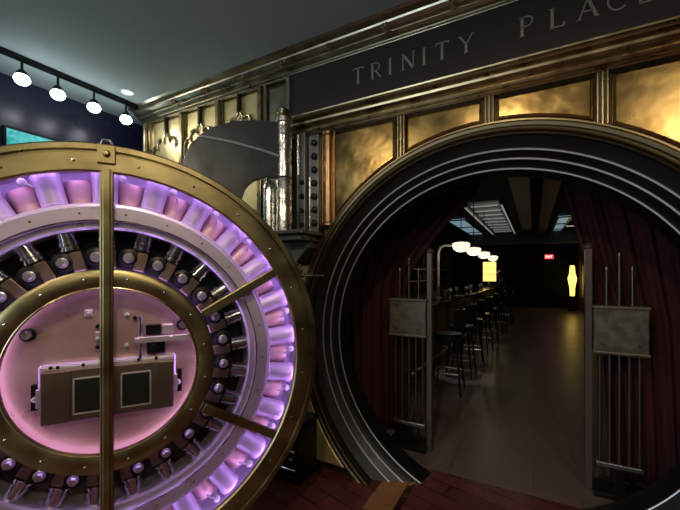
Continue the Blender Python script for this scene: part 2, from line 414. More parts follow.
def glyph(ch):
    b = BM(); T = .016; t = .008
    if ch == 'T':
        stroke(b, (0, 0), (0, H), T); stroke(b, (-.042, H), (.042, H), t); serif(b, 0, 0)
        stroke(b, (-.042, H), (-.042, H - .016), t); stroke(b, (.042, H), (.042, H - .016), t)
    elif ch == 'I':
        stroke(b, (0, 0), (0, H), T); serif(b, 0, 0); serif(b, 0, H)
    elif ch in 'RP':
        stroke(b, (-.026, 0), (-.026, H), T); serif(b, -.026, 0); serif(b, -.03, H)
        poly(b, [(-.026, H)] + arcpts(0, H * .75, .03, H * .25, 90, -90) + [(-.026, H / 2)], .008)
        if ch == 'R': stroke(b, (0, H / 2), (.04, 0), .010); serif(b, .042, 0, .014)
    elif ch == 'N':
        stroke(b, (-.038, 0), (-.038, H), t); stroke(b, (.038, 0), (.038, H), t); stroke(b, (-.040, H), (.038, 0), T)
        serif(b, -.038, 0); serif(b, -.042, H, .02); serif(b, .038, H)
    elif ch == 'Y':
        stroke(b, (0, 0), (0, H * .48), T); stroke(b, (0, H * .48), (-.04, H), .011); stroke(b, (0, H * .48), (.04, H), t)
        serif(b, 0, 0); serif(b, -.04, H, .024); serif(b, .04, H, .024)
    elif ch == 'L':
        stroke(b, (-.024, 0), (-.024, H), T); serif(b, -.024, H); stroke(b, (-.034, 0), (.036, 0), t); stroke(b, (.036, 0), (.036, .02), t)
    elif ch == 'A':
        stroke(b, (-.042, 0), (0, H), t); stroke(b, (.042, 0), (0, H), T); stroke(b, (-.026, H * .36), (.026, H * .36), t)
        serif(b, -.042, 0, .024); serif(b, .042, 0, .024)
    elif ch == 'C':
        poly(b, arcpts(.006, H / 2, .046, H / 2, 48, 312, 18), .009); stroke(b, (.038, H * .88), (.038, H * .72), t)
    elif ch == 'E':
        stroke(b, (-.024, 0), (-.024, H), T)
        for z, w in ((0, .034), (H / 2, .022), (H, .032)): stroke(b, (-.032, z), (w, z), t); stroke(b, (w, z - .01 if z > 0 else z), (w, z + .012 if z < H else z), t)
    return b
xs = [-1.174, -1.03, -0.916, -0.781, -0.667, -0.544, -0.389, -0.035, 0.121, 0.271, 0.403, 0.53]
for ch, x in zip('TRINITYPLACE', xs):
    link('letter', glyph(ch), M_letter, board, loc=(x + .25, 0, .137))

# ------------------------------------------------------------------ round stepped portal
portal = empty('vault_portal', (CX, 2.6, 0), label='round stepped steel vault portal under the name board, framing the bar beyond', cat='vault portal')
L = CZ
bm = BM(); lathe(bm, [(1.40, -.12), (1.392, -.07), (1.385, -.062), (1.314, -.030), (1.305, -.02), (1.266, .016), (1.256, .028), (1.215, .073), (1.205, .10),
                      (1.195, .24), (1.40, .24)], 0, L, 192)
link('stepped_ring', bm, M_ring, portal, smooth=True)
for R, y in ((1.312, -.032), (1.264, .014), (1.213, .071)):
    bm = BM(); torus(bm, R, .0068, y, 0, L, 192, 8); link('polished_edge', bm, mat('bright_edge_%d' % int(R * 1000), (.72, .72, .74), 1, .42), portal, smooth=True)
# brass threshold and walkway seam
b = BM(); box(b, -0.83, -0.79, 2.20, 2.9, 0, .006)
tag(link('threshold_strip', b, M_brass), 'narrow brass strip on the floor through the round portal', 'floor strip')

b = BM(); box(b, -1.02, -0.835, 2.20, 2.9, 0, .004)
tag(link('threshold_plate', b, mat('copper_threshold', (.60, .27, .12), .7, .35, noise=.1, nscale=14)), 'worn copper floor plate beside the brass strip under the portal', 'floor plate')

# ------------------------------------------------------------------ vault door
DX, DY = -1.823, 0.977
RO = 1.086
door = empty('vault_door', (DX + .005, DY, 0.043), TH + 0.47, label='huge round vault door swung open at left, glass-covered bolts glowing violet', cat='vault door')
DZ = RO      # local centre height
def P(a, R, y):     # a degrees clockwise from top
    t = math.radians(a); return Vector((R * sin(t), y, DZ + R * cos(t)))
# body behind
b = BM(); lathe(b, [(1.015, .02), (1.05, .02), (1.06, .06), (1.06, .16), (1.05, .18), (1.05, .26), (1.03, .28), (1.03, .36), (1.0, .38), (1.0, .46), (.02, .46), (.02, .30), (1.015, .30)], 0, DZ, 160)
link('door_body', b, M_gun, door, smooth=True)
# rim bezel
b = BM(); lathe(b, [(.952, -.012), (.952, -.035), (.958, -.042), (1.038, -.042), (1.043, -.034), (1.049, -.034), (1.054, -.048), (1.078, -.048), (RO, -.038), (RO, .02), (1.02, .02), (1.02, -.012)], 0, DZ, 192)
link('rim_bezel', b, M_dbrass, door, smooth=True)
for k in range(24):
    b = BM(); turned(b, P(7.5 + 15 * k, 1.0, -.042), (0, -1, 0), [(-.002, .007), (.002, .007), (.004, .004)], 10)
    link('rivet', b, M_steel if k % 3 else M_trim, door, smooth=True)
b = BM(); box(b, -.040, .036, -.053, -.035, DZ + .99, DZ + 1.08); turned(b, P(0, 1.035, -.053), (0, -1, 0), [(0, .016), (.008, .016), (.014, .008)], 16)
link('top_bracket', b, M_dbrass, door, bevel=.004)
b = BM(); tube(b, [(-.03, -.02, DZ + 1.08), (-.015, -.02, DZ + 1.11), (.01, -.02, DZ + 1.11), (.022, -.02, DZ + 1.08)], .007); link('lifting_eye', b, M_steel, door, smooth=True)
# spokes
b = BM(); box(b, -.030, .026, -.038, -.008, DZ - .99, DZ + .99); box(b, -.018, .014, -.046, -.038, DZ - .97, DZ + .97)
link('vertical_bar', b, M_dbrass, door, bevel=.004)
for a in (60, 120, 240, 300):
    t = math.radians(a); mt = Matrix.Translation((0, 0, DZ)) @ Matrix.Rotation(t, 4, 'Y')
    b = BM(); box(b, -.024, .024, -.036, -.008, .50, .98, mt)
    link('spoke', b, M_dbrass, door, bevel=.004)
# hub bezel
b = BM(); lathe(b, [(.398, .0), (.398, -.025), (.406, -.031), (.475, -.031), (.488, -.023), (.488, .045), (.478, .045), (.478, .0)], 0, DZ, 128)
link('hub_bezel', b, M_dbrass, door, smooth=True)
b = BM(); torus(b, .400, .0045, -.031, 0, DZ, 128); link('hub_beading', b, M_trim, door, smooth=True)
for k in range(16):
    b = BM(); turned(b, P(11 + 22.5 * k, .448, -.031), (0, -1, 0), [(-.002, .006), (.002, .006), (.004, .003)], 10)
    link('hub_screw', b, M_steel, door, smooth=True)
# trough behind the glass
b = BM(); lathe(b, [(.80, .215), (1.014, .215), (1.014, .235), (.80, .235)], 0, DZ, 128); link('trough_plate', b, M_trough, door)
b = BM(); lathe(b, [(1.004, .022), (1.014, .022), (1.014, .215), (1.004, .215)], 0, DZ, 160); link('trough_wall', b, M_bolt, door, smooth=True)
# carrier ring
b = BM(); lathe(b, [(.69, .10), (.69, .06), (.70, .05), (.725, .05), (.728, .030), (.735, .022), (.795, .022), (.80, .034), (.812, .036), (.818, .05), (.818, .20), (.69, .20)], 0, DZ, 160)
link('carrier_ring', b, M_carr, door, smooth=True)
b = BM(); torus(b, .730, .004, .022, 0, DZ, 160); link('ring_beading', b, M_steel, door, smooth=True)
N = 25; A0 = -1.5; DA = 360 / N
for k in range(N):
    for da in (-3.5, 3.5):
        pass
    b = BM(); turned(b, P(A0 + k * DA + 7, .765, .022), (0, -1, 0), [(-.001, .0055), (.003, .004)], 8)
    link('ring_screw', b, M_black, door)
# dark well, bolts, housings
b = BM(); lathe(b, [(.02, .20), (.69, .20), (.69, .215), (.02, .215)], 0, DZ, 96); link('well_plate', b, M_black, door)
for k in range(N):
    a = A0 + k * DA; t = math.radians(a)
    b = BM(); u = Vector((sin(t), 0, cos(t)))
    turned(b, P(a, .815, .105), u, [(0, .055), (.004, .057), (.012, .057), (.015, .054), (.135, .056), (.142, .060), (.158, .060)], 28)
    link('locking_bolt', b, M_bolt, door, smooth=True)
    b = BM(); turned(b, P(a, .597, .112), u, [(0, .036), (.004, .046), (.018, .046), (.020, .040), (.028, .040), (.030, .046), (.044, .046), (.046, .041), (.095, .041)], 24)
    link('bolt_stem', b, M_steel, door, smooth=True)
    a2 = a + DA / 2
    t2 = math.radians(a2); mt = Matrix.Translation((0, 0, DZ)) @ Matrix.Rotation(t2, 4, 'Y')
    b = BM()
    # curved copper saddle between two bolts
    n = 10; rows = []
    for R in (.822, .830, .935, .942):
        w = .058 * (R / .9) + (0 if .825 < R < .94 else -.006)
        row = []
        for i in range(n + 1):
            q = -PI / 2 + PI * i / n
            row.append(b.verts.new(mt @ Vector((w * sin(q), .155 - .045 * cos(q), R))))
        rows.append(row)
    for R0, R1 in zip(rows, rows[1:]):
        for i in range(n): b.faces.new((R0[i], R0[i + 1], R1[i + 1], R1[i]))
    b.faces.new(rows[0]); b.faces.new(rows[-1][::-1])
    b.faces.new([r[0] for r in rows] + [r[-1] for r in reversed(rows)])
    link('copper_saddle', b, M_copper, door, smooth=True)
    # eye pin near the rim
    sgn = 1 if (a % 360) < 180 or a < 0 and a > -5 else -1
    ae = a + sgn * 4.9
    b = BM(); turned(b, P(ae, .945, .10), (0, -1, 0), [(0, .007), (.05, .007), (.052, .017), (.062, .019), (.070, .015), (.072, .006)], 16)
    tube(b, [P(ae, .945, .05), P(ae + 1.2, .93, .06), P(ae + 2.2, .915, .09)], .005, 6)
    link('eye_pin', b, M_white, door, smooth=True)
    # dark round head with hexagonal nut, on bronze clamp
    ah = a - 4.4; th_ = math.radians(a + 1.6); mt = Matrix.Translation((0, 0, DZ)) @ Matrix.Rotation(th_, 4, 'Y')
    b = BM(); box(b, -.026, .026, .075, .20, .495, .592, mt); link('clamp', b, M_clamp, door, bevel=.004)
    h = empty_parent = None
    b = BM(); turned(b, P(ah, .553, .20), (0, -1, 0), [(0, .052), (.11, .052), (.118, .048), (.120, .040), (.135, .038), (.138, .030)], 26)
    hd = link('bolt_head', b, M_black, door, smooth=True)
    b = BM(); turned(b, P(ah, .553, .065), (0, -1, 0), [(-.002, .025), (.004, .025), (.006, .021)], 20); cyl(b, P(ah, .553, .06), P(ah, .553, .035), .0175, .0155, 6)
    link('hex_nut', b, M_nut, hd)
# hub plate
b = BM(); lathe(b, [(.012, .075), (.465, .075), (.465, .10), (.012, .10)], 0, DZ, 96)
cyl(b, (0, .074, DZ), (0, .10, DZ), .02)
hubp = link('hub_plate', b, M_hub, door)
# time lock box
lk = bpy.data.objects.new('time_lock', None); COL.objects.link(lk); lk.parent = door; lk.location = (.012, 0, DZ - .108); lk.scale = (.89, 1, .92)
b = BM(); box(b, -.325, .325, .028, .075, -.005, .165)
o = link('back_plate', b, M_carr, lk, bevel=.018, segs=3)
b = BM(); slab_xz(b, [(-.305, .135), (.312, .135), (.312, -.13), (-.305, -.13)], 0.005, .06)
box(b, -.305, -.18, -.002, .01, -.13, .133); box(b, .23, .312, -.002, .01, -.13, .133)
link('case', b, M_lock, lk, bevel=.004)
for x0, x1 in ((-.17, -.025), (.045, .195)):
    b = BM(); z0, z1 = -.095, .092; w = .008
    for c in ((x0, x1, z0, z0 + w), (x0, x1, z1 - w, z1), (x0, x0 + w, z0, z1), (x1 - w, x1, z0, z1)): box(b, c[0], c[1], -.006, .004, c[2], c[3])
    fr = link('window_frame', b, M_white, lk, bevel=.001)
    b = BM(); box(b, x0 + w, x1 - w, .000, .0045, z0 + w, z1 - w); link('window_glass', b, M_lglass, fr)
for x in (-.345, .345):
    b = BM(); box(b, x - .013, x + .013, .055, .0745, -.065, .065); s_ = link('slot', b, M_black, lk)
    b = BM(); turned(b, (x + (.006 if x < 0 else -.006), .055, -.005), (0, -1, 0), [(0, .013), (.02, .013), (.026, .007)], 14); link('white_pin', b, M_white, s_, smooth=True)
    b = BM(); box(b, x + (.012 if x < 0 else -.045), x + (.045 if x < 0 else -.012), .03, .05, -.05, .045); link('side_lug', b, M_carr, lk, bevel=.004)
for x in (-.27, -.24, -.13, .13, .22):
    b = BM(); turned(b, (x, .028, .149), (0, -1, 0), [(-.001, .009), (.005, .008)], 10); link('screw', b, M_black, lk)
# snubber mechanism at the upper right
mc = bpy.data.objects.new('snubber_linkage', None); COL.objects.link(mc); mc.parent = door; mc.location = (.135, 0, DZ)
b = BM(); cyl(b, (0, .03, .035), (0, .03, .25), .008, n=12); link('rod', b, M_steel, mc, smooth=True)
b = BM(); box(b, -.025, .255, .008, .028, .115, .145); turned(b, (-.012, .008, .130), (0, -1, 0), [(0, .014), (.008, .012)], 12); turned(b, (.145, .008, .130), (0, -1, 0), [(0, .014), (.008, .012)], 12)
link('cross_bar', b, M_carr, mc, bevel=.003)
b = BM(); box(b, .025, .095, .030, .07, .15, .205); link('block', b, M_black, mc, bevel=.004)
b = BM(); box(b, .10, .155, .030, .07, .15, .20); link('block', b, M_carr, mc, bevel=.004)
b = BM(); box(b, .03, .115, .030, .07, .055, .112); turned(b, (.06, .03, .085), (0, -1, 0), [(0, .02), (.012, .02)], 14); link('block', b, M_black, mc, bevel=.004)
for x, z in ((-.319, .185), (.335, .19)):
    b = BM(); turned(b, (x, .075, DZ + z), (0, -1, 0), [(0, .030), (.02, .030), (.026, .022)], 20); hb = link('hub_bolt', b, M_black, door, smooth=True)
    b = BM(); cyl(b, (x, .05, DZ + z), (x, .03, DZ + z), .021, .019, 6); link('hex_nut', b, M_nut, hb)
for x, z in ((-.084, .272), (-.05, .208), (-.05, .146), (-.05, .105), (.075, .257), (.072, .10), (.11, .24)):
    b = BM(); turned(b, (x, .075, DZ + z), (0, -1, 0), [(0, .010), (.02, .010), (.024, .006)], 12); link('plate_pin', b, M_white if z in (.272, .146, .257, .10) else M_black, door, smooth=True)
b = BM(); box(b, -.105, -.07, .060, .075, DZ + .255, DZ + .29); box(b, -.062, -.036, .06, .075, DZ + .155, DZ + .18); link('latch_plate', b, M_carr, door, bevel=.003)
# cover glass
b = BM(); lathe(b, [(.495, -.009), (.99, -.009), (.99, -.006), (.495, -.006)], 0, DZ, 96); link('cover_glass', b, M_glass, door)
b = BM(); lathe(b, [(.002, -.008), (.42, -.008), (.42, -.005), (.002, -.005)], 0, DZ, 96); link('hub_glass', b, M_glass, door)
# led strips fixed inside
b = BM(); torus(b, .990, .007, .012, 0, DZ, 128); link('led_strip', b, M_led, door, smooth=True)
b = BM(); torus(b, .470, .006, .056, 0, DZ, 128); link('led_strip', b, M_led, door, smooth=True)
b = BM(); torus(b, .425, .006, .022, 0, DZ, 128); link('led_strip', b, M_ledp, door, smooth=True)

# ------------------------------------------------------------------ crane hinge
hg = empty('crane_hinge', (-1.73, 2.25, 0), label='tall steel crane hinge between the gothic panels and the arch, carrying the vault door', cat='hinge')
b = BM(); turned(b, (0, 0, 2.355), (0, 0, 1), [(0, .062), (.10, .062), (.105, .058), (.20, .058), (.205, .062), (.42, .062), (.425, .069), (.445, .069), (.455, .056), (.465, .056)], 32)
link('upper_pin', b, M_hinge, hg, smooth=True)
b = BM(); turned(b, (0, 0, 2.82), (0, 0, 1), [(0, .056), (.012, .062), (.025, .048), (.04, .054), (.052, .038), (.064, .042), (.078, .022), (.088, .012), (.094, .004)], 20)
link('finial', b, M_dbrass, hg, smooth=True)
b = BM(); turned(b, (0, 0, 1.925), (0, 0, 1), [(0, .064), (.405, .064), (.42, .056)], 32)
link('lower_knuckle', b, M_hinge, hg, smooth=True)
b = BM(); turned(b, (-.105, -.05, 1.925), (0, 0, 1), [(0, .048), (.34, .048), (.375, .040), (.40, .025), (.405, .01)], 24)
link('fork_knuckle', b, M_hinge, hg, smooth=True)
b = BM(); box(b, .03, .112, .13, .247, 1.93, 2.74); link('jamb_plate', b, M_gun, hg, bevel=.006)
b = BM(); box(b, .115, .212, .17, .247, 1.93, 2.72); link('bolt_plate', b, M_gun, hg, bevel=.006)
b = BM(); cyl(b, (.135, .165, 1.94), (.135, .165, 2.38), .008, n=10); cyl(b, (.05, .125, 2.40), (.05, .125, 2.72), .008, n=10); link('polished_rib', b, M_hinge, hg, smooth=True)
for k in range(7):
    b = BM(); turned(b, (.180, .17, 2.00 + k * .108), (0, -1, 0), [(0, .027), (.018, .027), (.028, .018), (.030, .008)], 18)
    link('dome_bolt', b, M_black, hg, smooth=True)
for k in range(4):
    b = BM(); turned(b, (.083, .13, 1.99 + k * .115), (0, -1, 0), [(0, .022), (.016, .022), (.026, .013)], 16)
    link('dome_bolt', b, M_black, hg, smooth=True)
b = BM(); box(b, -.19, .24, -.10, .245, 1.895, 1.925); box(b, -.10, .20, -.06, .245, 1.85, 1.895); link('shelf', b, M_gun, hg, bevel=.006)
# corbel under the shelf
b = BM(); vs = [(-.08, 1.85), (.18, 1.85), (.18, 1.80), (.05, 1.66), (-.03, 1.66)]
slab_xz(b, vs, .06, .245); link('corbel', b, M_gun, hg, bevel=.006)
# crane arm: thick profiled plate
ux, uy = -0.535, -0.845      # direction from the hinge towards the back of the door
arm_poly = [(0, 2.775), (.074, 2.772), (.231, 2.752), (.402, 2.709), (.542, 2.638), (.622, 2.572), (.688, 2.49), (.726, 2.394), (.76, 2.25), (.78, 1.95), (.78, 1.30),
            (.56, 1.30), (.46, 1.70), (.38, 1.98), (.344, 2.12), (.307, 2.221), (.27, 2.265), (.231, 2.297), (.177, 2.318), (.13, 2.333), (.0, 2.345)]
b = BM(); nx, ny = uy, -ux
A = [b.verts.new((s * ux + nx * .03 + .03 * 0, s * uy + ny * .03, z)) for s, z in arm_poly]
B = [b.verts.new((s * ux - nx * .03, s * uy - ny * .03, z)) for s, z in arm_poly]
b.faces.new(A); b.faces.new(B[::-1])
for i in range(len(A)):
    j = (i + 1) % len(A); b.faces.new((A[i], A[j], B[j], B[i]))
link('crane_arm', b, M_arm, hg, bevel=.012, segs=3)
b = BM(); pts = [(.05, 2.505), (.2, 2.53), (.42, 2.55), (.63, 2.553)]
tube(b, [(s * ux + nx * .034, s * uy + ny * .034, z) for s, z in pts], .010, 8)
tube(b, [(s * ux - nx * .034, s * uy - ny * .034, z) for s, z in pts], .010, 8)
link('arm_rib', b, mat('glare_white_rib', (.75, .76, .8), .5, .4), hg, smooth=True)  # white puts the glare line on the arm into the rib's colour
b = BM(); s0 = .66; bx_, by_ = s0 * ux, s0 * uy
cyl(b, (bx_, by_, 1.55), (bx_ + .115, by_ - .074, 1.55), .10, .10, 28)
link('arm_boss', b, M_gun, hg, smooth=True)
# lower bracket
b = BM(); box(b, -.14, .17, -.04, .24, 0.06, .42); box(b, -.17, .19, -.06, .24, .42, .45); box(b, -.17, .19, -.06, .24, .0, .06)
link('lower_bracket', b, M_black, hg, bevel=.006)
b = BM(); turned(b, (-.16, -.02, .05), (0, 0, 1), [(0, .06), (.36, .06)], 24); link('lower_pin', b, M_gun, hg, smooth=True)
b = BM()
for z in (.10, .24, .37): cyl(b, (-.13, -.055, z), (.15, -.055, z), .011, n=10)
link('polished_rod', b, M_steel, hg, smooth=True)
for z in (.17, .31):
    b = BM(); turned(b, (.10, -.04, z), (0, -1, 0), [(0, .02), (.016, .02), (.024, .012)], 14); link('dome_bolt', b, M_gun, hg, smooth=True)

# pressure bar handle between door and arch
pb = empty('pressure_bar', (-1.53, 2.30, 1.06), label='thin horizontal steel rod with round knob between door and arch', cat='rod')
b = BM(); cyl(b, (-.10, 0, .52), (.14, 0, .52), .009, n=12); link('rod', b, M_steel, pb, smooth=True)
b = BM(); turned(b, (-.12, .0, .50), (0, 0, 1), [(0, .03), (.02, .05), (.06, .058), (.10, .045), (.125, .015)], 20); link('knob', b, M_hinge, pb, smooth=True)
b = BM(); cyl(b, (-.07, .02, .52), (-.07, .17, .52), .014, n=12); link('bracket', b, M_gun, pb)

# ------------------------------------------------------------------ ceiling track with four lamps
tk = empty('light_track', (-3.73, 0.5, 3.36), label='black ceiling track along the left wall carrying glowing bulbs', cat='light track')
b = BM(); box(b, -.02, .02, 0, 1.80, 0, .04); box(b, -.012, .012, 0, 1.80, -.008, 0); link('rail', b, M_black, tk, bevel=.002)
b = BM(); cyl(b, (-.0, .02, .0), (-.0, -.03, .02), .012); link('end_cap', b, M_black, tk)
lampys = [(1.325, 3.205, 'track lamp nearest the photo edge, leftmost of the row'), (1.579, 3.19, 'second track lamp counting from the left end'),
          (1.875, 3.195, 'third track lamp counting from the left end'), (2.182, 3.195, 'track lamp nearest the gothic brass panels, rightmost of the row')]
for y, z, lb in lampys:
    r = empty('track_lamp', (-3.73, y, z), label='glowing white ' + lb, cat='lamp', group='glowing lamps on the ceiling track')
    b = BM(); cyl(b, (0, 0, .07), (0, 0, 3.352 - z), .010, n=10); link('stem', b, M_black, r)
    b = BM(); turned(b, (0, 0, .035), (0, 0, 1), [(0, .042), (.02, .040), (.045, .022), (.05, .012)], 18); link('socket', b, M_black, r, smooth=True)
    b = BM(); turned(b, (0, 0, -.045), (0, 0, 1), [(0, .008), (.01, .032), (.03, .051), (.05, .056), (.07, .048), (.085, .034)], 20); link('bulb', b, M_bulb, r, smooth=True)
rl = empty('recessed_light', (-3.55, 2.09, 3.40), label='small recessed ceiling light beside the last track lamp', cat='ceiling light')
b = BM(); turned(b, (0, 0, -.006), (0, 0, 1), [(0, .05), (.006, .055)], 24); link('lens', b, mat('dim_lens', (.8, .85, .9), emit=(.7, .85, 1), es=.9), rl)
b = BM(); 
rr = [(.055, -.0), (.055, -.008), (.07, -.006), (.07, 0)]
for (r0, z0), (r1, z1) in zip(rr, rr[1:]):
    pass
turned(b, (0, 0, -.004), (0, 0, 1), [(0, .066), (.004, .07)], 24); link('trim_ring', b, M_white, rl)

# teal backlit picture on the left wall
tp = empty('teal_picture', (-4.2, 1.67, 2.23), label='backlit teal picture on the navy wall behind the vault door top', cat='picture')
b = BM(); box(b, 0, .03, -.30, .30, 0, .68); link('screen', b, M_teal, tp)
b = BM()
for c in ((-.32, .32, -.02, 0), (-.32, .32, .68, .70), (-.32, -.30, 0, .68), (.30, .32, 0, .68)): box(b, 0, .035, c[0], c[1], c[2], c[3])
link('frame', b, M_black, tp)

# ------------------------------------------------------------------ day gate panels behind the portal
def gate(x0, x1, bx0, bx1, px, label, boxz=(1.03, 1.35)):
    cx = (x0 + x1) / 2; G = empty('gate_panel', (cx, 3.22, 0), label=label, cat='gate', group='iron gate panels inside the round portal')
    b = BM(); box(b, px - cx - .022, px - cx + .022, -.03, .03, 0, 1.78); turned(b, (px - cx, 0, 1.78), (0, 0, 1), [(0, .03), (.015, .034), (.04, .02), (.05, .004)], 14)
    link('jamb_post', b, MATS.get('gate_post') or mat('gate_post', (.085, .062, .058), .2, .4), G, bevel=.004)
    n = 5
    for k in range(n):
        x = x0 - cx + .02 + (x1 - x0 - .04) * k / (n - 1)
        b = BM(); cyl(b, (x, 0, .20), (x, 0, boxz[0] + .01), .012, n=10); link('bar', b, M_gate, G, smooth=True)
    for k in range(3):
        x = x0 - cx + .06 + (x1 - x0 - .12) * k / 2
        b = BM(); cyl(b, (x, 0, boxz[1] - .01), (x, 0, 1.72 - .10 * abs(k - 1)), .011, n=10)
        turned(b, (x, 0, 1.71 - .10 * abs(k - 1)), (0, 0, 1), [(0, .016), (.02, .02), (.05, .004)], 10); link('spear_bar', b, M_gate, G, smooth=True)
    b = BM(); box(b, bx0 - cx, bx1 - cx, -.07, .05, boxz[0], boxz[1]); box(b, bx0 - cx - .008, bx1 - cx + .008, -.08, .06, boxz[0] - .015, boxz[0] + .01)
    box(b, bx0 - cx - .008, bx1 - cx + .008, -.08, .06, boxz[1] - .01, boxz[1] + .015)
    lb = link('lock_box', b, M_plaque, G, bevel=.008)
    for sx in (-.1, .1):
        b = BM(); turned(b, ((bx0 + bx1) / 2 - cx + sx, -.07, boxz[0] + .06), (0, -1, 0), [(0, .012), (.008, .010), (.012, .005)], 12); link('stud', b, M_steel, lb, smooth=True)
    b = BM(); box(b, x0 - cx, x1 - cx, -.02, .02, .185, .215); link('bottom_rail', b, M_brush, G, bevel=.003)
    b = BM(); box(b, x0 - cx - .03, x1 - cx + .03, -.11, .11, 0, .035); box(b, -.03, .03, -.02, .02, .035, .19); link('foot', b, M_black, G, bevel=.004)
gate(-1.17, -0.87, -1.19, -0.845, -0.825, 'iron gate panel with bronze lock box at the left of the passage')
gate(0.41, 0.68, 0.385, 0.70, 0.36, 'iron gate panel with bronze lock box at the right of the passage')

# ------------------------------------------------------------------ crimson curtains
def curtain(edge, outer_x, sgn, label, seed):
    C_ = empty('curtain', (outer_x, 3.42, 0), label=label, cat='curtain', group='crimson curtains behind the round portal')
    b = BM(); nz, nu = 30, 90; rows = []
    rnd = random.Random(seed); ph = rnd.random() * 6
    for i in range(nz + 1):
        z = .02 + (2.78) * i / nz
        e = edge(z); row = []
        for j in range(nu + 1):
            u = j / nu; x = outer_x + (e - outer_x) * u
            w = .030 * sin(u * 58 + ph + .5 * sin(z * 1.3)) + .014 * sin(u * 131 + ph * 2)
            row.append(b.verts.new((x - outer_x, w, z)))
        rows.append(row)
    for i in range(nz):
        for j in range(nu): b.faces.new((rows[i][j], rows[i][j + 1], rows[i + 1][j + 1], rows[i + 1][j]))
    o = link('drape', b, M_curt, C_, smooth=False)
    for p in o.data.polygons: p.use_smooth = True
    md = o.modifiers.new('thickness', 'SOLIDIFY'); md.thickness = .008
    b = BM(); cyl(b, (-.05 * sgn, 0, 2.82), ((edge(2.8) - outer_x) + .05 * sgn, 0, 2.82), .018, n=12); link('curtain_rod', b, M_black, C_, smooth=True)
def el(z):   # inner edge of the left drape
    if z > 2.35: return -.42
    if z > 1.35: t = (z - 1.35) / 1.0; return -1.12 + .68 * t * t * (1.6 - .6 * t)
    return -1.12
def er(z):
    if z > 2.35: return .20
    if z > 1.2: t = (z - 1.2) / 1.15; return .46 - .26 * t
    return .46 + .06 * min(1, (1.2 - z))
curtain(el, -2.2, 1, 'crimson velvet curtain drawn to the left side of the portal', 3)
curtain(er, 1.6, -1, 'dark crimson velvet curtain on the right side of the portal', 5)

# ------------------------------------------------------------------ the bar room
# ceiling light coffer with louvres
cf = empty('louvred_ceiling_light', (-1.05, 9.0, 3.3), label='long louvred skylight panel in the black bar ceiling', cat='ceiling light')
b = BM()
for x in (-.38, .38): box(b, x - .03, x + .03, 0, 7.0, -.10, 0); box(b, x - .06, x - .05, 0, 7.0, -.12, -.10)
link('frame', b, M_black, cf)
b = BM()
for x in (-.40, .40): box(b, x - .018, x + .018, 0, 7.0, -.135, -.12)
link('light_line', b, mat('lit_edge', (.6, .6, .6), emit=(.95, .95, .9), es=.22), cf)
M_louv = mat('lit_louvre', (.6, .6, .6), .3, .4, emit=(.85, .9, 1.0), es=.16)
for k in range(9):
    b = BM(); y = .25 + k * .76; box(b, -.32, .32, y, y + .14, -.07, -.05); link('louvre', b, M_louv, cf)
b = BM(); box(b, -.35, .35, 0, 7.0, -.008, 0); link('diffuser', b, mat('dim_sky_panel', (.4, .4, .4), emit=(.9, .95, 1.0), es=.004), cf)
def blue_panel(x0, x1, y0, y1, z0, label):
    r = empty('blue_glass_panel', ((x0 + x1) / 2, y0, z0), label=label, cat='glass panel')
    w = (x1 - x0) / 2
    b = BM(); box(b, -w, w, 0, y1 - y0, 0, .02); link('glass', b, M_sky, r)
    b = BM()
    for x in (-w, w): box(b, x - .03, x + .03, 0, y1 - y0, -.03, .03)
    for k in range(5): y = (y1 - y0) * k / 4; box(b, -w, w, y - .03, y + .03, -.03, .0)
    link('frame', b, M_black, r)
blue_panel(-2.35, -1.80, 11.2, 19 - .3, 3.22, 'pale blue lit glass ceiling panel left of the louvres')
blue_panel(.62, .95, 12.0, 18.5, 3.22, 'pale blue lit glass ceiling panel at right of the bar ceiling')
# ceiling beams and column
for i, (x0, x1) in enumerate(((-.35, -.05), (.15, .40))):
    b = BM(); box(b, x0, x1, 4.2, 18.5, 3.10, 3.298); 
    tag(link('trim_%d' % (3 + i), b, mat('beam_green_black', (.02, .024, .02), 0, .5) if 'beam_green_black' not in MATS else MATS['beam_green_black']), kind='structure')
b = BM(); box(b, -3.3, 1.73, 15.8, 16.1, 2.75, 3.298); tag(link('trim_5', b, MATS['beam_green_black']), kind='structure')

# bar counter and back bar
bc = empty('bar_counter', (-1.9, 4.6, 0), -.03, label='long dark bar counter running down the left of the bar room', cat='bar counter')
b = BM(); box(b, -.45, .28, .1, 10.6, 0, 1.06)
for k in range(12): box(b, .28, .295, .2 + k * .87, .95 + k * .87, .15, .95)
link('counter_body', b, M_wood, bc)
b = BM(); box(b, -.55, .52, 0, 10.8, 1.06, 1.11); link('counter_top', b, M_top, bc, bevel=.012)
b = BM(); cyl(b, (.40, .2, .18), (.40, 10.4, .18), .022, n=12)
for k in range(6): cyl(b, (.28, .5 + k * 1.9, .18), (.40, .5 + k * 1.9, .18), .012, n=8)
link('foot_rail', b, M_brush, bc)
bb = empty('back_bar', (-3.1, 4.8, 0), label='dark back bar shelving on the left wall of the bar', cat='shelving')
b = BM(); box(b, -.19, .25, 0, 10, 0, 1.0); link('cabinet', b, M_wood, bb)
b = BM()
for z in (1.35, 1.70): box(b, -.19, .15, 0, 10, z, z + .03)
for k in range(6): box(b, -.19, .15, 2 * k - .02 if k else 0, 2 * k + .02, 1.0, 2.2)
link('shelf', b, M_wood, bb)
